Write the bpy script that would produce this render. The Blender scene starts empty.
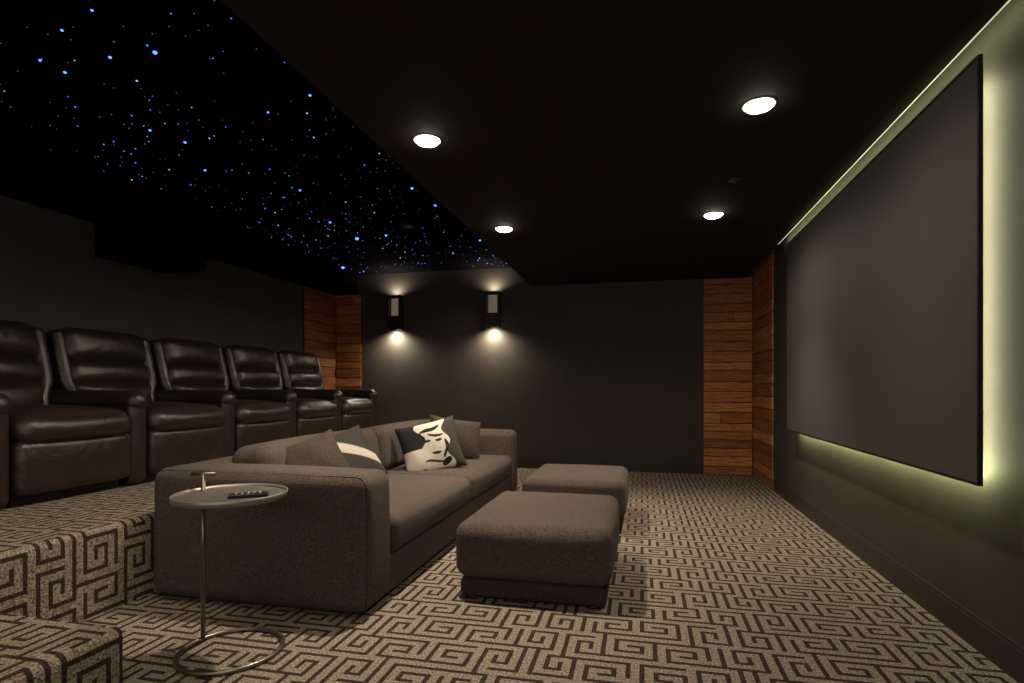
import bpy, bmesh, math, random
from mathutils import Vector, Matrix, Euler
random.seed(7)
S = bpy.context.scene
C = S.collection
PI = math.pi
rad = math.radians

# ---------------------------------------------------------------- room measures (metres)
WL, WR, WF, WB = -4.47, 1.385, 7.55, -0.8
ZS, ZC = 2.50, 2.77            # soffit and star ceiling heights
PX, PZ = -2.56, 0.42           # platform edge and height
SX, SZ, SY = -1.88, 0.21, 1.70 # lower step
EX = -1.48                     # soffit edge

# ---------------------------------------------------------------- materials
def new_mat(name):
    m = bpy.data.materials.new(name); m.use_nodes = True
    nt = m.node_tree; b = nt.nodes['Principled BSDF']
    return m, nt, b
def N(nt, t, **kw):
    n = nt.nodes.new(t)
    for k, v in kw.items():
        if k in n.inputs.keys(): n.inputs[k].default_value = v
        else: setattr(n, k, v)
    return n
def mat(name, c1, c2=None, rough=.6, scale=40, bump=.0, bscale=None, spec=.5, metal=0, lowscale=None, lowbump=0, detail=3, sheen=0):
    m, nt, b = new_mat(name)
    L = nt.links.new
    tc = N(nt, 'ShaderNodeTexCoord')
    b.inputs['Roughness'].default_value = rough
    b.inputs['Metallic'].default_value = metal
    b.inputs['Specular IOR Level'].default_value = spec
    if sheen:
        b.inputs['Sheen Weight'].default_value = sheen
    c2 = c2 or c1
    no = N(nt, 'ShaderNodeTexNoise'); no.inputs['Scale'].default_value = scale; no.inputs['Detail'].default_value = detail
    L(tc.outputs['Object'], no.inputs['Vector'])
    cr = N(nt, 'ShaderNodeValToRGB')
    cr.color_ramp.elements[0].position = .32; cr.color_ramp.elements[1].position = .68
    cr.color_ramp.elements[0].color = (*c1, 1); cr.color_ramp.elements[1].color = (*c2, 1)
    L(no.outputs['Fac'], cr.inputs['Fac']); L(cr.outputs['Color'], b.inputs['Base Color'])
    last = None
    if bump:
        n2 = N(nt, 'ShaderNodeTexNoise'); n2.inputs['Scale'].default_value = bscale or scale; n2.inputs['Detail'].default_value = 3
        L(tc.outputs['Object'], n2.inputs['Vector'])
        bp = N(nt, 'ShaderNodeBump'); bp.inputs['Strength'].default_value = bump; bp.inputs['Distance'].default_value = .01
        L(n2.outputs['Fac'], bp.inputs['Height']); last = bp
    if lowbump:
        n3 = N(nt, 'ShaderNodeTexNoise'); n3.inputs['Scale'].default_value = lowscale; n3.inputs['Detail'].default_value = 4; n3.inputs['Distortion'].default_value = .6
        L(tc.outputs['Object'], n3.inputs['Vector'])
        bp = N(nt, 'ShaderNodeBump'); bp.inputs['Strength'].default_value = lowbump; bp.inputs['Distance'].default_value = .05
        L(n3.outputs['Fac'], bp.inputs['Height'])
        if last: L(last.outputs['Normal'], bp.inputs['Normal'])
        last = bp
    if last: L(last.outputs['Normal'], b.inputs['Normal'])
    return m
def emat(name, col, strength, nosample=False, base=None):
    m, nt, b = new_mat(name)
    b.inputs['Base Color'].default_value = (*(base or col), 1)
    b.inputs['Emission Color'].default_value = (*col, 1)
    b.inputs['Emission Strength'].default_value = strength
    if nosample: m.cycles.emission_sampling = 'NONE'
    return m

M = {}
M['wall'] = mat('charcoal wall paint', (.057, .050, .042), (.068, .060, .050), rough=.7, scale=3, bump=.14, bscale=140, spec=.3)
M['ceil'] = mat('black ceiling paint', (.019, .014, .011), (.023, .0165, .013), rough=.85, scale=4, bump=.1, bscale=90, spec=.15)
M['velvet'] = mat('black star panel cloth', (.004, .0035, .005), (.006, .005, .007), rough=.95, scale=60, spec=.05)
M['soff'] = mat('black soffit paint', (.009, .0075, .0065), (.011, .009, .008), rough=.9, scale=5, spec=.05)
M['base'] = mat('dark baseboard paint', (.035, .031, .026), rough=.45, scale=5)
M['carpet_l'] = mat('grey taupe carpet pile', (.11, .094, .076), (.50, .435, .350), rough=.95, scale=115, bump=1, bscale=170, spec=.1, detail=2)
M['carpet_d'] = mat('dark brown carpet pile', (.014, .011, .009), (.085, .067, .052), rough=.95, scale=125, bump=1, bscale=170, spec=.1, detail=2)
M['sofa'] = mat('grey brown woven fabric', (.034, .028, .024), (.140, .116, .097), rough=.92, scale=175, bump=.7, bscale=210, spec=.2, lowscale=3.0, lowbump=.28, sheen=.05)
M['sofa2'] = mat('dark taupe cushion fabric', (.026, .021, .018), (.088, .072, .060), rough=.92, scale=170, bump=.6, bscale=220, spec=.2, lowscale=6, lowbump=.4)
M['seam'] = mat('dark seam thread', (.026, .020, .016), rough=.9, scale=60)
M['leather'] = mat('black brown leather', (.018, .0132, .0098), (.027, .020, .0148), rough=.34, scale=6, bump=.14, bscale=260, spec=.75, lowscale=5.5, lowbump=.30)
M['blackmetal'] = mat('black powder coat', (.010, .009, .008), rough=.4, scale=10)
M['frame'] = mat('black screen border', (.008, .008, .008), rough=.6, scale=10)
M['screen'] = mat('grey projection fabric', (.084, .080, .074), (.090, .086, .079), rough=.65, scale=2, spec=.35)
M['steel'] = mat('brushed grey steel', (.20, .185, .16), (.26, .24, .21), rough=.35, scale=30, metal=.9)
M['tabletop'] = mat('dark grey lacquer tray', (.085, .078, .070), (.12, .112, .10), rough=.55, scale=14, spec=.35)
M['rim'] = mat('dull grey metal rim', (.30, .28, .25), (.36, .34, .30), rough=.4, scale=14, metal=.6)
M['trim'] = mat('pale trim', (.30, .27, .23), rough=.5, scale=10)
M['plastic'] = mat('black plastic', (.01, .01, .01), rough=.3, scale=10)
M['button'] = mat('grey rubber buttons', (.35, .34, .32), rough=.6, scale=10)
M['fitting'] = mat('dim grey fitting', (.10, .09, .08), rough=.6, scale=10)
M['diffuser'] = emat('softly lit glass panel', (1, .80, .52), .10, False, (.12, .10, .08))
M['lamp'] = emat('downlight glow', (1, .90, .72), 40)
M['led'] = emat('backlight strip', (.98, 1, .66), 4)
M['slot'] = emat('ceiling slot glow', (.94, 1, .64), .6)
M['star'] = emat('blue star glow', (.05, .17, 1), 2.0, True, (.01, .01, .02))
M['starw'] = emat('pale star glow', (.30, .48, 1), 1.6, True, (.01, .01, .02))
M['stardim'] = emat('dim star glow', (.16, .28, .8), .55, True, (.01, .01, .02))
M['starbig'] = emat('bright blue star glow', (.05, .15, 1), 4.5, True, (.01, .01, .02))

def attr_mat(name, grain=False, rough=.9):
    m, nt, b = new_mat(name); L = nt.links.new
    a = N(nt, 'ShaderNodeAttribute'); a.attribute_name = 'Col'
    tc = N(nt, 'ShaderNodeTexCoord')
    b.inputs['Roughness'].default_value = rough
    no = N(nt, 'ShaderNodeTexNoise'); no.inputs['Detail'].default_value = 8
    if grain:
        mp = N(nt, 'ShaderNodeMapping'); mp.inputs['Scale'].default_value = (2.6, 2.6, 45)
        L(tc.outputs['Object'], mp.inputs['Vector']); L(mp.outputs['Vector'], no.inputs['Vector'])
        no.inputs['Scale'].default_value = 1.6; no.inputs['Distortion'].default_value = 1.0; no.inputs['Roughness'].default_value = .66
    else:
        L(tc.outputs['Object'], no.inputs['Vector']); no.inputs['Scale'].default_value = 200
    cr = N(nt, 'ShaderNodeValToRGB')
    cr.color_ramp.elements[0].position = .34; cr.color_ramp.elements[1].position = .66
    lo = .22 if grain else .75
    cr.color_ramp.elements[0].color = (lo, lo, lo, 1); cr.color_ramp.elements[1].color = (1.3, 1.3, 1.3, 1)
    L(no.outputs['Fac'], cr.inputs['Fac'])
    mx = N(nt, 'ShaderNodeMix'); mx.data_type = 'RGBA'; mx.blend_type = 'MULTIPLY'; mx.inputs[0].default_value = 1
    L(a.outputs['Color'], mx.inputs[6]); L(cr.outputs['Color'], mx.inputs[7]); L(mx.outputs[2], b.inputs['Base Color'])
    bp = N(nt, 'ShaderNodeBump'); bp.inputs['Strength'].default_value = .6; bp.inputs['Distance'].default_value = .012
    L(no.outputs['Fac'], bp.inputs['Height']); L(bp.outputs['Normal'], b.inputs['Normal'])
    return m
M['wood'] = attr_mat('reclaimed wood boards', True, .6)
M['print'] = attr_mat('printed cotton', False, .9)

# ---------------------------------------------------------------- helpers
def link(name, me, m, parent=None, smooth=False):
    o = bpy.data.objects.new(name, me); C.objects.link(o)
    if m is not None:
        for x in (m if isinstance(m, (list, tuple)) else [m]): me.materials.append(x)
    if smooth:
        for p in me.polygons: p.use_smooth = True
    if parent: o.parent = parent
    return o
def obj(name, bm, m, parent=None, smooth=False):
    me = bpy.data.meshes.new(name)
    bmesh.ops.recalc_face_normals(bm, faces=bm.faces[:])
    bm.to_mesh(me); bm.free()
    return link(name, me, m, parent, smooth)
def tag(o, label, cat, group=None):
    o['label'] = label; o['category'] = cat
    if group: o['group'] = group
    return o
def thing(name, label, cat, loc=(0, 0, 0), rotz=0, group=None):
    o = bpy.data.objects.new(name, None); C.objects.link(o)
    o.location = loc; o.rotation_euler = (0, 0, rotz); o.empty_display_size = .1
    return tag(o, label, cat, group)
def struct(o):
    o['kind'] = 'structure'; return o
def copy_tree(o, parent=None):
    c = o.copy(); C.objects.link(c); c.parent = parent
    for ch in list(o.children):
        if ch.name in S.objects: copy_tree(ch, c)
    return c
def box(bm, x0, x1, y0, y1, z0, z1, bevel=0):
    vs = [bm.verts.new(p) for p in ((x0,y0,z0),(x1,y0,z0),(x1,y1,z0),(x0,y1,z0),(x0,y0,z1),(x1,y0,z1),(x1,y1,z1),(x0,y1,z1))]
    fs = [bm.faces.new([vs[i] for i in f]) for f in ((0,3,2,1),(4,5,6,7),(0,1,5,4),(1,2,6,5),(2,3,7,6),(3,0,4,7))]
    if bevel:
        es = set(e for f in fs for e in f.edges)
        bmesh.ops.bevel(bm, geom=list(es), offset=bevel, segments=2, profile=.7, affect='EDGES')
    return fs
def rbox(bm, c, size, r, puff=(0, 0, 0), rot=None, m=6, k=4, taper=None):
    h = [s/2 for s in size]
    r = min(r, min(h)*.98)
    ax = []
    for i in range(3):
        a = h[i]-r
        inner = [-a + 2*a*j/m for j in range(m+1)]
        edge = [a + r*math.tan(PI/4*(j+1)/k) for j in range(k)]
        ax.append([-e for e in reversed(edge)] + inner + edge)
    T = Matrix.Translation(c) @ (rot.to_4x4() if rot else Matrix.Identity(4))
    cache = {}
    def vert(p):
        key = tuple(round(v, 6) for v in p)
        if key in cache: return cache[key]
        q = Vector([max(-(h[i]-r), min(h[i]-r, p[i])) for i in range(3)])
        d = Vector(p)-q
        w = q + d.normalized()*r if d.length > 1e-9 else Vector(p)
        a = [p[i]/h[i] for i in range(3)]
        for i in range(3):
            j, l = (i+1) % 3, (i+2) % 3
            w[i] += puff[i]*a[i]*(1-a[j]**2)*(1-a[l]**2)
        if taper: w = taper(w)
        v = bm.verts.new(T @ w); cache[key] = v; return v
    for i in range(3):
        j, l = (i+1) % 3, (i+2) % 3
        for s in (-1, 1):
            for x in range(len(ax[j])-1):
                for y in range(len(ax[l])-1):
                    ps = []
                    for (xx, yy) in ((x, y), (x+1, y), (x+1, y+1), (x, y+1)):
                        p = [0, 0, 0]; p[i] = s*h[i]; p[j] = ax[j][xx]; p[l] = ax[l][yy]; ps.append(p)
                    if s < 0: ps.reverse()
                    try: bm.faces.new([vert(p) for p in ps])
                    except ValueError: pass
def rb(name, c, size, r, m, parent, puff=(0, 0, 0), rot=None, taper=None):
    bm = bmesh.new(); rbox(bm, c, size, r, puff, rot, taper=taper)
    return obj(name, bm, m, parent, True)
def tube(bm, pts, r, closed=False, n=12, cap=True):
    pts = [Vector(p) for p in pts]; rings = []; L = len(pts)
    up = None
    for i, p in enumerate(pts):
        a = pts[(i-1) % L] if (closed or i > 0) else p
        b = pts[(i+1) % L] if (closed or i < L-1) else p
        t = (b-a).normalized()
        if up is None:
            up = t.orthogonal().normalized()
        up = (up - t*up.dot(t)).normalized(); s = t.cross(up)
        rings.append([bm.verts.new(p + (up*math.cos(2*PI*k/n)+s*math.sin(2*PI*k/n))*r) for k in range(n)])
    for i in range(L if closed else L-1):
        A, B = rings[i], rings[(i+1) % L]
        for k in range(n):
            bm.faces.new((A[k], A[(k+1) % n], B[(k+1) % n], B[k]))
    if not closed and cap:
        bm.faces.new(list(reversed(rings[0]))); bm.faces.new(rings[-1])
def lathe(bm, prof, c=(0, 0, 0), n=48):
    rings = []
    for (r, z) in prof:
        if r < 1e-6: rings.append([bm.verts.new((c[0], c[1], c[2]+z))])
        else: rings.append([bm.verts.new((c[0]+r*math.cos(2*PI*k/n), c[1]+r*math.sin(2*PI*k/n), c[2]+z)) for k in range(n)])
    for A, B in zip(rings[:-1], rings[1:]):
        for k in range(n):
            a = [A[0]] if len(A) == 1 else [A[k], A[(k+1) % n]]
            b = [B[0]] if len(B) == 1 else [B[(k+1) % n], B[k]]
            if len(a)+len(b) >= 3: bm.faces.new(a+b)

# ---------------------------------------------------------------- carpet with woven key pattern
PT, LW, PER = .053, .0195, 16
edges = set()
spiral = [(-1, 0), (3, 0), (3, 3), (0, 3), (0, 1), (2, 1), (2, 2), (1, 2)]
square = [(0, 0), (3, 0), (3, 3), (0, 3), (0, 1), (2, 1), (2, 2), (1, 2)]
hook = [(0, -1), (0, 3), (2, 3), (2, 1), (1, 1), (1, 2)]
hook2 = [(1, 0), (3, 0), (3, 4)]
def add_edge(a, b):
    (x0, y0), (x1, y1) = a, b
    n = abs(x1-x0)+abs(y1-y0)
    for i in range(n):
        xa, ya = x0+(x1-x0)*i//n, y0+(y1-y0)*i//n
        xb, yb = x0+(x1-x0)*(i+1)//n, y0+(y1-y0)*(i+1)//n
        if xa != xb: edges.add(('h', min(xa, xb) % PER, ya % PER))
        else: edges.add(('v', xa % PER, min(ya, yb) % PER))
for i in range(4):
    for j in range(4):
        k = [[0, 2, 1, 3], [3, 1, 0, 2], [2, 0, 3, 1], [1, 3, 2, 0]][j][i]
        kind = [[0, 2, 1, 2], [2, 0, 2, 1], [1, 2, 0, 2], [2, 1, 2, 0]][j][i]
        def R(p):
            x, y = 2*p[0]-3, 2*p[1]-3
            for _ in range(k): x, y = -y, x
            return ((x+3)//2+4*i+2*(j % 2), (y+3)//2+4*j)
        for path in ([spiral], [square], [hook, hook2])[kind]:
            pp = [R(p) for p in path]
            for a, b in zip(pp[:-1], pp[1:]): add_edge(a, b)
def dark(u, v):
    iu, iv = round(u/PT), round(v/PT)
    inu, inv = abs(u-iu*PT) < LW/2, abs(v-iv*PT) < LW/2
    fu, fv = math.floor(u/PT), math.floor(v/PT)
    if inu and inv:
        return any(e in edges for e in (('h', iu % PER, iv % PER), ('h', (iu-1) % PER, iv % PER), ('v', iu % PER, iv % PER), ('v', iu % PER, (iv-1) % PER)))
    if inu: return ('v', iu % PER, fv % PER) in edges
    if inv: return ('h', fu % PER, iv % PER) in edges
    return False
def cuts(a, b, extra=()):
    c = {round(a, 5), round(b, 5)} | {round(e, 5) for e in extra if a < e < b}
    i = math.floor(a/PT)-1
    while i*PT < b+PT:
        for s in (-1, 1):
            x = i*PT+s*LW/2
            if a+.002 < x < b-.002: c.add(round(x, 5))
        i += 1
    return sorted(c)
def carpet(name, patches, parent=None):
    """patches: (fn(u,v)->xyz, u0,u1,v0,v1, extra_u)"""
    vs, fs, mi = [], [], []
    for fn, u0, u1, v0, v1, ex in patches:
        U, V = cuts(u0, u1, ex), cuts(v0, v1)
        b = len(vs)
        for u in U:
            for v in V: vs.append(fn(u, v))
        nv = len(V)
        for i in range(len(U)-1):
            for j in range(nv-1):
                fs.append((b+i*nv+j, b+(i+1)*nv+j, b+(i+1)*nv+j+1, b+i*nv+j+1))
                mi.append(1 if dark((U[i]+U[i+1])/2, (V[j]+V[j+1])/2) else 0)
    me = bpy.data.meshes.new(name); me.from_pydata(vs, [], fs); me.update()
    o = link(name, me, [M['carpet_l'], M['carpet_d']], parent)
    me.polygons.foreach_set('material_index', mi)
    return o
def nosed(xa, xe, z, r=.035):
    s1 = xe-r; s2 = s1 + PI/2*r
    def fn(u, v):
        if u <= s1: return (u, v, z)
        if u <= s2:
            a = (u-s1)/r
            return (s1+r*math.sin(a), v, z-r+r*math.cos(a))
        return (xe, v, z-r-(u-s2))
    return fn, xa, s2+(z-r), [s1+r*PI/2*i/6 for i in range(7)]
f0 = carpet('floor', [(lambda u, v: (u, v, 0), PX, WR, WB, WF, ())]); struct(f0)
fn, a, b_, ex = nosed(WL, PX, PZ)
struct(carpet('floor_platform', [(fn, a, b_, WB, WF, ex)]))
fn, a, b_, ex = nosed(PX, SX, SZ)
struct(carpet('floor_step', [(fn, a, b_, WB, SY, ex), (lambda u, v: (u, SY, v), PX, SX-.01, 0, SZ-.004, ())]))
bm = bmesh.new(); box(bm, WL-.1, WR+.1, WB-.1, WF+.1, -.12, -.01); struct(obj('floor_slab', bm, M['base']))

# ---------------------------------------------------------------- walls, ceilings
def sbox(name, m, *dims, bevel=0):
    bm = bmesh.new()
    for d in dims: box(bm, *d, bevel=bevel)
    return struct(obj(name, bm, m))
sbox('wall_far', M['wall'], (WL-.1, WR+.1, WF, WF+.1, 0, 2.95))
sbox('wall_left', M['wall'], (WL-.1, WL, WB, WF, 0, 2.95))
sbox('wall_right', M['wall'], (WR, WR+.1, WB, WF, 0, 2.95))
sbox('wall_back', M['wall'], (WL-.1, WR+.1, WB-.1, WB, 0, 2.95))
sbox('ceiling', M['ceil'], (EX, 1.29, WB, WF, ZS, 2.95), (1.29, WR, WB, WF, 2.72, 2.95))
sbox('ceiling_star_panel', M['velvet'], (-4.1, EX, WB, WF, ZC, 2.95))
sbox('ceiling_soffit', M['soff'], (WL, -4.1, WB, WF, ZS-.02, 2.95))
sbox('ceiling_bulkhead', M['soff'], (WL, -4.0, 3.78, 4.47, 2.20, ZC), (WL, -4.0, 4.47, 4.72, 2.36, ZC))
sbox('baseboard_far', M['base'], (PX+.005, .755, WF-.018, WF, 0, .12), (PX+.005, .755, WF-.012, WF, .12, .135))
sbox('baseboard_right', M['base'], (WR-.018, WR, WB, 6.45, 0, .12), (WR-.012, WR, WB, 6.45, .12, .135))

# wood plank panels in the corners
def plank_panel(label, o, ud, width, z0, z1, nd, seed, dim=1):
    rnd = random.Random(seed); ud, nd = Vector(ud), Vector(nd); o = Vector(o)+nd*.001
    vs, fs, cols = [], [], []
    z = z0
    pal = [(.54, .195, .064), (.60, .225, .078), (.46, .16, .053), (.66, .27, .10), (.50, .19, .070), (.57, .195, .058), (.42, .15, .052)]
    while z < z1-.02:
        h = min(rnd.choice((.105, .125, .14)), z1-z)
        br = rnd.uniform(.25, .75)*width if rnd.random() < .12 else None
        for (a, b) in ([(0, width)] if br is None else [(0, br), (br, width)]):
            t = rnd.uniform(.016, .030); g = .0045
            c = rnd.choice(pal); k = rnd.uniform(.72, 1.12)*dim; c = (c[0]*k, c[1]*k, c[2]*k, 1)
            q = len(vs)
            for zz in (z+g, z+h-g):
                for (uu, tt) in ((a+g, 0), (b-g, 0), (b-g, t), (a+g, t)):
                    p = o + ud*uu + nd*tt; vs.append((p.x, p.y, zz))
            for f in ((0, 1, 2, 3), (4, 5, 6, 7), (0, 1, 5, 4), (1, 2, 6, 5), (2, 3, 7, 6), (3, 0, 4, 7)):
                fs.append([q+i for i in f]); cols.append(c)
        z += h
    q = len(vs)
    for zz in (z0, z1):
        for (uu, tt) in ((0, 0), (width, 0), (width, .012), (0, .012)):
            p = o+ud*uu+nd*tt; vs.append((p.x, p.y, zz))
    for f in ((0, 1, 2, 3), (4, 5, 6, 7), (0, 1, 5, 4), (1, 2, 6, 5), (2, 3, 7, 6), (3, 0, 4, 7)):
        fs.append([q+i for i in f]); cols.append((.02, .01, .006, 1))
    me = bpy.data.meshes.new('plank_panel'); me.from_pydata(vs, [], fs); me.update()
    ca = me.color_attributes.new('Col', 'FLOAT_COLOR', 'CORNER')
    for p in me.polygons:
        for li in p.loop_indices: ca.data[li].color = cols[p.index]
    ob = link('plank_panel', me, M['wood'])
    bm = bmesh.new(); bm.from_mesh(me); bmesh.ops.recalc_face_normals(bm, faces=bm.faces[:]); bm.to_mesh(me); bm.free()
    return tag(ob, label, 'wall panel', 'reclaimed wood plank panels in the corners')
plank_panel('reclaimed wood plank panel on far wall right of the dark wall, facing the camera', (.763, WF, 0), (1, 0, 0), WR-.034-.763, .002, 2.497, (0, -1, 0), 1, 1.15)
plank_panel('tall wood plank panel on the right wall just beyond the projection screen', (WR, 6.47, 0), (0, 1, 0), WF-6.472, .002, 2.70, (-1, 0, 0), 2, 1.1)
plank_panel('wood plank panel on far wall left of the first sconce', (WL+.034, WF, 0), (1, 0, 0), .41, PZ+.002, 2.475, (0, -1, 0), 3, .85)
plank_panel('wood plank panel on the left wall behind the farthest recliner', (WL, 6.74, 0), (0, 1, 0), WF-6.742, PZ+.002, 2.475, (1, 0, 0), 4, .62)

# ---------------------------------------------------------------- lights
def spot(name, loc, energy, col, size, blend, parent=None, rot=(0, 0, 0), r=.04):
    l = bpy.data.lights.new(name, 'SPOT'); l.energy = energy; l.color = col; l.spot_size = rad(size); l.spot_blend = blend; l.shadow_soft_size = r
    o = bpy.data.objects.new(name, l); C.objects.link(o); o.location = loc; o.rotation_euler = rot
    if parent: o.parent = parent
    return o
def area(name, loc, energy, col, sx, sy, rot, parent=None, spread=180):
    l = bpy.data.lights.new(name, 'AREA'); l.shape = 'RECTANGLE'; l.size = sx; l.size_y = sy; l.energy = energy; l.color = col; l.spread = rad(spread)
    o = bpy.data.objects.new(name, l); C.objects.link(o); o.location = loc; o.rotation_euler = rot
    if parent: o.parent = parent
    return o
WARM = (1, .82, .63)
DL = [(-1.18, 2.97, 'recessed ceiling downlight nearer the camera, on the starry side'),
      (.563, 2.97, 'largest recessed ceiling downlight, nearer the camera on the screen side'),
      (-1.18, 4.77, 'small far recessed downlight next to the starry ceiling edge'),
      (.563, 4.77, 'far recessed downlight on the screen side of the ceiling'),
      (-1.18, 1.17, 'recessed downlight overhead beside the starry ceiling, out of view'),
      (.563, 1.17, 'recessed downlight overhead beside the screen wall, out of view')]
for i, (x, y, lab) in enumerate(DL):
    t = thing('recessed_downlight', lab, 'ceiling light', (x, y, ZS), 0, 'recessed downlights')
    bm = bmesh.new(); lathe(bm, [(.070, 0), (.070, -.004), (.074, -.007), (.082, -.004), (.084, 0)]); obj('trim_ring', bm, M['trim'], t, True)
    bm = bmesh.new(); lathe(bm, [(.072, -.001), (.058, -.018), (.025, -.026), (0, -.028)]); obj('lens', bm, M['lamp'], t, True)
    spot('downlight_lamp', (0, 0, -.035), [200, 22, 180, 105, 3, 4][i], WARM, 84, .9, t, r=.02)
    spot('downlight_lamp', (0, 0, -.035), [26, 26, 38, 54, 2, 5][i], WARM, 164, 1, t, r=.04)

# sconces
def sconce(x, lab):
    t = thing('wall_sconce', lab, 'wall light', (x, WF, 2.185), 0, 'black wall sconces')
    w, h, d = .105, .245, .12
    bm = bmesh.new(); box(bm, -w, w, -.012, 0, -h, h); obj('back_plate', bm, M['blackmetal'], t)
    bm = bmesh.new()
    box(bm, -w, -w+.028, -d, -.012, -h, h, .003); box(bm, w-.028, w, -d, -.012, -h, h, .003)
    box(bm, -w+.028, w-.028, -d, -d+.012, -h, -.05)
    box(bm, -w+.028, w-.028, -d, -d+.012, h-.035, h)
    obj('frame', bm, M['blackmetal'], t)
    bm = bmesh.new(); rbox(bm, (.0, -.024, .04), (.145, .02, .34), .008); obj('glass_panel', bm, M['diffuser'], t, True)
    spot('sconce_down_lamp', (0, -.10, -h+.0), 62, (1, .87, .66), 160, 1, t, (0, 0, 0), .04)
    spot('sconce_up_lamp', (0, -.09, h-.008), 13, (1, .87, .66), 165, .9, t, (PI, 0, 0), .03)
sconce(-3.47, 'black rectangular wall sconce nearer the left wood panel on the far wall')
sconce(-2.01, 'black rectangular wall sconce nearer the middle of the far wall')

# added fill strip, unseen behind the dropped ceiling edge, to brighten the recliners
t = thing('added_fill_strip', 'added slim warm fill light along the dropped ceiling edge facing the recliners', 'strip light', (EX, 3.6, 2.56))
bm = bmesh.new(); box(bm, -.022, 0, -3.6, 3.7, -.015, .015, .003); obj('channel', bm, M['blackmetal'], t)
area('added_fill_lamp', (-.026, 0, 0), 42, (1, .82, .60), .02, 7.0, (0, rad(34), 0), t, 96)
# added soft fill behind the camera to lift the ambient level
area('added_rear_fill', (-.9, -.72, 1.75), 20, (1, .86, .68), 3.6, 1.3, (rad(84), 0, 0))

# small ceiling fittings
t = thing('sprinkler_cover', 'small dark round sprinkler cover on the ceiling between the two right downlights', 'sprinkler', (.61, 4.0, ZS))
bm = bmesh.new(); lathe(bm, [(0, .003), (.04, .003), (.04, -.004), (.03, -.008), (0, -.008)]); obj('plate', bm, M['base'], t, True)
bm = bmesh.new(); lathe(bm, [(.018, -.008), (.016, -.018), (0, -.02)]); obj('cap', bm, M['base'], t, True)
t = thing('smoke_detector', 'tiny grey round detector among the star lights', 'detector', (-2.35, 5.38, ZC))
bm = bmesh.new(); lathe(bm, [(0, .003), (.045, .003), (.045, -.01), (.03, -.022), (0, -.022)]); obj('housing', bm, M['fitting'], t, True)
bm = bmesh.new(); lathe(bm, [(.012, -.022), (.010, -.028), (0, -.028)]); obj('sensor', bm, M['plastic'], t, True)

# ---------------------------------------------------------------- fibre optic stars
F, CY, TH = 560., 388., math.atan(130/560.)
def pix(u, v, z):
    d = F*(z-1.1)/(CY-v); xc = (u-512)/F*d
    return xc*math.cos(TH)-d*math.sin(TH), xc*math.sin(TH)+d*math.cos(TH)
def star_mesh(r, m):
    bm = bmesh.new(); lathe(bm, [(0, .004), (r, .004), (r, 0), (r*.85, -r*.7), (0, -r*1.2)], n=8)
    me = bpy.data.meshes.new('star_light'); bmesh.ops.recalc_face_normals(bm, faces=bm.faces[:]); bm.to_mesh(me); bm.free(); me.materials.append(m); return me
SM = [star_mesh(.0030, M['star']), star_mesh(.0046, M['star']), star_mesh(.0028, M['starw']), star_mesh(.0048, M['starw']), star_mesh(.0033, M['stardim'])]
BIG = star_mesh(.0125, M['starbig'])
rs = random.Random(21)
bigs = [(155, 52, .8), (65, 72, .6), (357, 238, 1.6), (343, 267, 1.8), (110, 57, .6), (310, 95, .6), (185, 142, .7), (480, 240, .9), (435, 205, .8), (40, 60, .5), (150, 130, .6), (268, 112, .5), (412, 188, .9), (205, 170, .7), (330, 222, .9), (62, 30, .5), (92, 10, .45), (386, 235, 1.0), (300, 190, .7)]
pts = []
for (u, v, k) in bigs:
    x, y = pix(u, v, ZC)
    if not (-4.08 < x < EX-.02): continue
    o = bpy.data.objects.new('star_light', BIG); C.objects.link(o); o.location = (x, y, ZC)
    o.scale = (k, k, k)
    tag(o, 'large bright blue fibre optic star point in the black ceiling', 'star light', 'bright blue ceiling stars'); pts.append((x, y))
cnt = 0
while cnt < 281:
    x, y = rs.uniform(-4.07, EX-.03), 2.0+(WF-2.06)*rs.random()**.85
    if rs.random() < .35 and pts:            # loose clusters
        c = rs.choice(pts); x, y = c[0]+rs.gauss(0, .2), c[1]+rs.gauss(0, .2)
    if not (-4.07 < x < EX-.03 and 1.9 < y < WF-.06): continue
    o = bpy.data.objects.new('star_light', rs.choice([SM[0], SM[0], SM[1], SM[2], SM[2], SM[3], SM[4], SM[4], SM[4]])); C.objects.link(o); o.location = (x, y, ZC)
    k = 1+max(0, y-4)*.10; o.scale = (k, k, k)
    tag(o, 'tiny blue white fibre optic star point in the black ceiling', 'star light', 'small ceiling stars'); pts.append((x, y)); cnt += 1
bm = bmesh.new()
for i in range(420):
    x, y = rs.uniform(-4.07, EX-.03), 1+(WF-1.06)*rs.random()**.8
    lathe(bm, [(.0026, 0), (0, -.0030)], (x, y, ZC), n=6)
o = obj('faint_stars', bm, M['stardim']); tag(o, 'scatter of the faintest star points over the black ceiling', 'star lights'); o['kind'] = 'stuff'

# ---------------------------------------------------------------- projection screen
XS = 1.28; Y0, Y1, Z0, Z1 = 2.54, 5.54, .716, 2.403
t = thing('projection_screen', 'wide grey projection screen with thin black border, glowing round its edges on right wall', 'screen', (XS, (Y0+Y1)/2, Z0))
hy = (Y1-Y0)/2; H = Z1-Z0
bm = bmesh.new(); box(bm, .002, .012, -hy+.010, hy-.010, .010, H-.010); obj('screen_fabric', bm, M['screen'], t)
bm = bmesh.new()
box(bm, -.002, .015, -hy, -hy+.012, 0, H, .002); box(bm, -.002, .015, hy-.012, hy, 0, H, .002)
box(bm, -.002, .015, -hy+.012, hy-.012, 0, .012, .002); box(bm, -.002, .015, -hy+.012, hy-.012, H-.012, H, .002)
obj('border_frame', bm, M['frame'], t)
for yy in (-hy*.6, hy*.6):
    bm = bmesh.new(); box(bm, .012, .104, yy-.03, yy+.03, H*.25, H*.75); obj('mounting_bracket', bm, M['blackmetal'], t)
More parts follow.
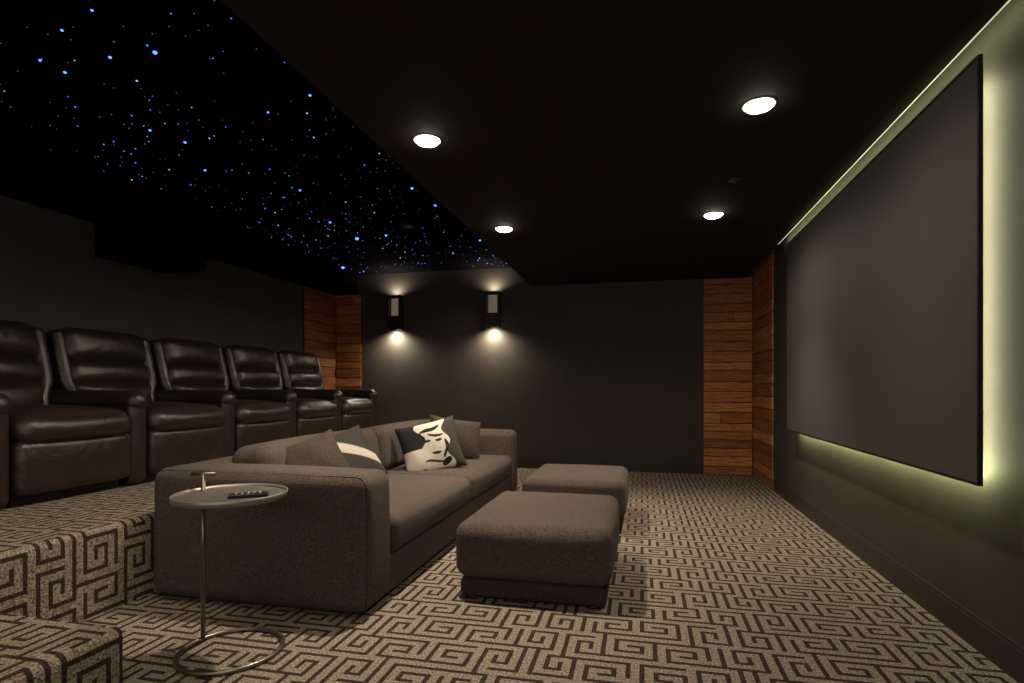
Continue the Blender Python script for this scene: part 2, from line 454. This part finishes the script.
def strip(y0, y1, z0, z1):
    bm = bmesh.new(); box(bm, .012, .040, y0, y1, z0, z1); obj('backlight_strip', bm, M['led'], t)
strip(-hy+.12, hy-.05, .030, .042); strip(-hy+.12, hy-.05, H-.042, H-.030)
strip(-hy+.155, -hy+.167, .06, H-.06); strip(hy-.052, hy-.040, .06, H-.06)
LEDC = (.93, 1, .55)
area('backlight_bottom', (.044, .05, .036), 15, (.90, 1, .46), .012, 2*hy-.2, (0, rad(-90), 0), t)
area('backlight_top', (.044, .05, H-.036), 4, LEDC, .012, 2*hy-.2, (0, rad(-90), 0), t)
area('backlight_near', (.046, -hy+.15, H/2), 5.5, (.97, 1, .62), H-.1, .014, (0, rad(-90), 0), t)
area('backlight_far', (.044, hy-.046, H/2), 3, LEDC, H-.1, .012, (0, rad(-90), 0), t)
# thin light line in the slot where ceiling meets the screen wall
t = thing('ceiling_slot_light', 'thin bright light line along the ceiling edge above the projection screen', 'strip light', (1.291, 2.75, ZS))
bm = bmesh.new(); box(bm, -.001, .004, -3.3, 3.15, -.002, .010); obj('light_strip', bm, M['slot'], t)
area('slot_lamp', (.010, 0, .03), 4.5, LEDC, .02, 6.4, (0, rad(-100), 0), t)

# ---------------------------------------------------------------- recliners
def ry(a): return Matrix.Rotation(rad(a), 3, 'Y')
def make_recliner():
    t = thing('leather_recliner', 'x', 'recliner', (0, 0, 0), 0, 'row of leather recliners on the platform')
    Lm = M['leather']
    bm = bmesh.new(); box(bm, -.93, -.10, -.34, .34, 0, .13, .01); obj('base', bm, M['blackmetal'], t)
    rb('footrest', (-.055, 0, .225), (.11, .725, .32), .05, Lm, t, (.026, 0, 0))
    rb('seat_cushion', (-.32, 0, .435), (.69, .725, .20), .09, Lm, t, (.026, 0, .04))
    tilt = ry(-13)
    up = tilt @ Vector((0, 0, 1)); fw = tilt @ Vector((1, 0, 0)); B = Vector((-.74, 0, .46))
    def bk(name, s, h, w, th, dy=0, f=0, pf=.03, r=.07, tp=None):
        # widen everything above the arms so the back flares out over them
        def flare(v):
            z = s+h/2+v.z
            q = max(0, min(1, (z-.14)/.12)); q = q*q*(3-2*q)
            return Vector((v.x, (v.y+dy)*(1+.155*q)-dy, v.z))
        rb(name, B+up*(s+h/2)+fw*f+Vector((0, dy, 0)), (th, w, h), r, Lm, t, (pf, 0, .005), tilt, flare)
    bk('back_shell', -.10, .77, .70, .13, f=-.10, pf=.0, r=.06)
    bk('lumbar_pad', .02, .24, .61, .18, f=.015, pf=.042, r=.07)
    bk('middle_pad', .235, .20, .61, .17, f=.005, pf=.042, r=.068)
    bk('headrest_pad', .41, .285, .62, .19, f=-.002, pf=.048, r=.085)
    for s in (-1, 1):
        bk('side_wing', .04, .625, .085, .19, dy=s*.318, f=-.03, pf=.01, r=.041)
    return t
def add_arm(t, s):
    Lm = M['leather']
    y = s*.44
    rb('armrest', (-.48, y, .31), (.91, .140, .60), .052, Lm, t, (.010, .003, 0))
    rb('arm_pad', (-.465, y, .585), (.915, .152, .15), .070, Lm, t, (.010, 0, .006))
labs = ['black leather recliner nearest the camera, cut off by the left edge',
        'black leather recliner second from the camera, directly behind the sofa back corner',
        'middle black leather recliner of the five in the row',
        'black leather recliner second from the wood panelled corner',
        'black leather recliner farthest from the camera, beside the wood panelled corner']
r0 = make_recliner(); add_arm(r0, 1)
for k in range(5):
    o = r0 if k == 0 else copy_tree(r0)
    o.location = (-3.38, 2.78+.88*k, PZ); o['label'] = labs[k]
add_arm(r0, -1)

# ---------------------------------------------------------------- sofa
t = thing('sofa', 'long low grey brown woven fabric sofa with thick arms facing the screen', 'sofa', (-1.88, 4.08, 0))
ox, oy = -1.88, 4.08
X0, X1, YA, YB = -2.50, -1.27, 2.41, 5.76
def sf(name, x0, x1, y0, y1, z0, z1, r, puff=(0, 0, 0), rot=None, m='sofa'):
    return rb(name, ((x0+x1)/2-ox, (y0+y1)/2-oy, (z0+z1)/2), (x1-x0, y1-y0, z1-z0), r, M[m], t, puff, rot)
arms = [sf('armrest', X0, X1, YA, YA+.31, .015, .680, .066, (.008, .010, .012)),
        sf('armrest', X0, X1, YB-.31, YB, .015, .665, .066, (.008, .010, .012))]
def loop(cx_, cz_, a, b, r, y):
    p = []
    for (qx, qz, s) in ((a-r, b-r, 0), (-a+r, b-r, 90), (-a+r, -b+r, 180), (a-r, -b+r, 270)):
        for k in range(7):
            an = rad(s+15*k); p.append((cx_+qx+r*math.cos(an), y, cz_+qz+r*math.sin(an)))
    return p
for i, (ya, yb, zt) in enumerate(((YA, YA+.31, .680), (YB-.31, YB, .665))):
    for yy in (ya+.032,):
        bm = bmesh.new()
        tube(bm, loop((X0+X1)/2-ox, (zt+.015)/2, (X1-X0)/2-.009, (zt-.015)/2-.009, .058, yy-oy), .0028, True, 8)
        obj('seam', bm, M['seam'], arms[i], True)
sf('back_frame', X0, X0+.30, YA+.05, YB-.05, .015, .68, .07, (.0, 0, .02))
sf('seat_base', X0+.2, X1-.015, YA+.28, YB-.28, .015, .24, .04)
mid = (YA+YB)/2
sf('seat_cushion', X0+.25, X1+.01, YA+.305, mid, .22, .43, .06, (.016, 0, .025))
sf('seat_cushion', X0+.25, X1+.01, mid, YB-.305, .22, .43, .06, (.016, 0, .025))
for (a, b) in ((YA+.30, mid), (mid, YB-.30)):
    sf('back_cushion', X0+.22, X0+.50, a, b, .40, .775, .09, (.03, 0, .015), ry(-9))
for s in (-1, 1):
    for xx in (X0+.12, X1-.12):
        bm = bmesh.new(); lathe(bm, [(0, 0), (.025, 0), (.025, .03), (0, .03)], (xx-ox, (mid-oy)+s*1.5, 0), 16); obj('foot', bm, M['blackmetal'], t)

# ---------------------------------------------------------------- ottomans
def ottoman(y, lab, x=-.556, w=.80, l=.93):
    t = thing('ottoman', lab, 'ottoman', (x, y+l/2, 0), 0, 'fabric ottomans in front of the sofa')
    rb('base', (0, 0, .058), (w-.05, l-.05, .105), .03, M['sofa2'], t, (.0, .0, 0))
    cu = rb('cushion', (0, 0, .253), (w, l, .29), .066, M['sofa'], t, (.014, .014, .012))
    for sx in (-1, 1):
        for sy in (-1, 1):
            bm = bmesh.new(); lathe(bm, [(0, 0), (.02, 0), (.02, .02), (0, .02)], (sx*(w/2-.1), sy*(l/2-.1), 0), 16); obj('foot', bm, M['blackmetal'], t)
ottoman(2.77, 'large square grey brown ottoman nearer the camera', x=-.552, w=.81, l=1.0)
ottoman(4.26, 'grey brown ottoman farther away, behind the nearer one', x=-.52)

# ---------------------------------------------------------------- throw pillows
def pillow(lab, c, az, tilt, roll, w, h, th, m, colfn=None, n=40):
    vs, fs, cols = [], [], []
    for side in (1, -1):
        b = len(vs)
        for i in range(n+1):
            for j in range(n+1):
                u, v = -1+2*i/n, -1+2*j/n
                pin = .07
                x = u*w/2*(1-pin*(1-v*v)*abs(u)**2); y = v*h/2*(1-pin*(1-u*u)*abs(v)**2)
                z = side*th/2*(max(0, (1-u**2)*(1-v**2))**.42) * (1+.05*math.sin(5*u+3*v))
                vs.append((x, y, z)); cols.append(colfn(u, v) if (colfn and side > 0) else None)
        for i in range(n):
            for j in range(n):
                f = (b+i*(n+1)+j, b+(i+1)*(n+1)+j, b+(i+1)*(n+1)+j+1, b+i*(n+1)+j+1)
                fs.append(f if side > 0 else f[::-1])
    me = bpy.data.meshes.new('cover'); me.from_pydata(vs, [], fs); me.update()
    if colfn:
        ca = me.color_attributes.new('Col', 'FLOAT_COLOR', 'POINT')
        for i, cc in enumerate(cols):
            g = cc if cc is not None else .5
            ca.data[i].color = (g, g*.94, g*.84, 1)
    root = thing('throw_pillow', lab, 'pillow', c, 0, 'throw pillows on the sofa')
    nrm = Vector((math.cos(rad(az))*math.cos(rad(tilt)), math.sin(rad(az))*math.cos(rad(tilt)), math.sin(rad(tilt))))
    xx = Vector((0, 0, 1)).cross(nrm).normalized(); yy = nrm.cross(xx)
    R3 = Matrix((xx, yy, nrm)).transposed() @ Matrix.Rotation(rad(roll), 3, 'Z')
    root.rotation_euler = R3.to_euler()
    o = link('cover', me, m, root, True)
    bm = bmesh.new()
    pt = []
    K = 24
    for s in range(4):
        for k in range(K):
            a = -1+2*k/K
            u, v = [(a, -1), (1, a), (-a, 1), (-1, -a)][s]
            pin = .07
            pt.append((u*w/2*(1-pin*(1-v*v)), v*h/2*(1-pin*(1-u*u)), 0))
    tube(bm, pt, .004, True, 6); obj('piping', bm, m if not colfn else M['plastic'], root, True)
    return root
def el(u, v, cx, cy, a, b, rot=0):
    c, s = math.cos(rot), math.sin(rot); x, y = u-cx, v-cy
    return ((x*c+y*s)/a)**2 + ((-x*s+y*c)/b)**2
def blotches(u, v):
    # plain abstract black and white print
    W, K = .82, .015
    g = W
    if u < -.30+.14*math.sin(6*v) and v > -.05: g = K
    if u > .55+.10*math.sin(7*v+1): g = .05
    for (cx_, cy_, a, b, r) in ((.02, .62, .42, .07, .3), (.18, .36, .30, .05, -.2), (-.08, .14, .12, .05, .2), (.30, .16, .12, .05, -.1),
                                (.44, -.22, .07, .34, -.25), (.08, -.30, .16, .055, .1), (.0, -.62, .30, .05, -.15), (.36, -.72, .22, .12, .4), (-.62, -.86, .22, .06, 0)):
        if el(u+.05*math.sin(9*v), v+.04*math.sin(8*u), cx_, cy_, a, b, r) < 1: g = K
    return g
def swoop(u, v):
    d = math.sin(3.0*u+2.4*v+1.8*math.sin(2.0*v+.8*u))
    return .5 if d > .45 and u > -.4 else .03
pillow('dark taupe throw pillow slumped in the near corner of the sofa', (-1.90, 2.99, .635), -46, 28, 20, .38, .36, .17, M['sofa2'])
pillow('black throw pillow with white swooping stripes', (-1.90, 3.36, .620), -34, 30, 18, .44, .40, .16, M['print'], swoop, 120)
pillow('white throw pillow with a bold black and white print', (-1.70, 4.36, .61), -62, 20, 13, .50, .44, .17, M['print'], blotches, 150)
pillow('plain taupe throw pillow behind the printed white pillow', (-1.68, 4.92, .62), -50, 22, -10, .50, .42, .18, M['sofa2'])

# ---------------------------------------------------------------- side table
cx, cy, tz = -1.668, 2.008, .654
t = thing('side_table', 'small round dark metal side table with ring base in front of the sofa arm', 'side table', (cx, cy, 0))
bm = bmesh.new(); lathe(bm, [(0, tz-.012), (.205, tz-.012), (.212, tz-.008), (.212, tz), (0, tz)], n=72); tt = obj('tabletop', bm, M['tabletop'], t, False)
bm = bmesh.new(); lathe(bm, [(.211, tz-.013), (.217, tz-.013), (.221, tz+.011), (.217, tz+.013), (.212, tz+.0), (.211, tz-.013)], n=72); obj('rim', bm, M['rim'], tt, True)
bm = bmesh.new(); tube(bm, [(.20*math.cos(2*PI*k/64), .20*math.sin(2*PI*k/64), .010) for k in range(64)], .010, True, 12); obj('ring_base', bm, M['steel'], t, True)
px_, py_ = -1.855-cx, 2.064-cy
bm = bmesh.new(); tube(bm, [(px_, py_, .012), (px_, py_, .725)], .0095, False, 16); obj('pole', bm, M['steel'], t, True)
bm = bmesh.new(); a_ = rad(13)
tube(bm, [(px_-.05*math.cos(a_), py_-.05*math.sin(a_), .727), (px_+.05*math.cos(a_), py_+.05*math.sin(a_), .727)], .008, False, 12); obj('handle', bm, M['steel'], t, True)
rc = thing('remote_control', 'slim black remote control lying on the round side table', 'remote', (cx+.10, cy-.02, tz+.0005), rad(35))
bm = bmesh.new(); rbox(bm, (0, 0, .008), (.15, .042, .016), .006); bo = obj('body', bm, M['plastic'], rc, True)
for i in range(5):
    for j in (-1, 0, 1):
        bm = bmesh.new(); lathe(bm, [(.0045, .0158), (.004, .018), (0, .018)], (-.045+i*.022, j*.012, 0), 10); obj('button', bm, M['button'], bo, True)

# ---------------------------------------------------------------- world, camera
w = bpy.data.worlds.new('World'); S.world = w; w.use_nodes = True
w.node_tree.nodes['Background'].inputs['Color'].default_value = (.01, .01, .012, 1)
cam = bpy.data.cameras.new('Camera'); co = bpy.data.objects.new('Camera', cam); C.objects.link(co)
co.location = (0, 0, 1.1); co.rotation_euler = (rad(90), 0, TH)
cam.sensor_width = 36; cam.lens = 560/1024*36; cam.shift_y = 46.5/1024; cam.clip_start = .02
S.camera = co
S.view_settings.view_transform = 'Standard'
S.view_settings.look = 'None'
S.view_settings.exposure = 0.1
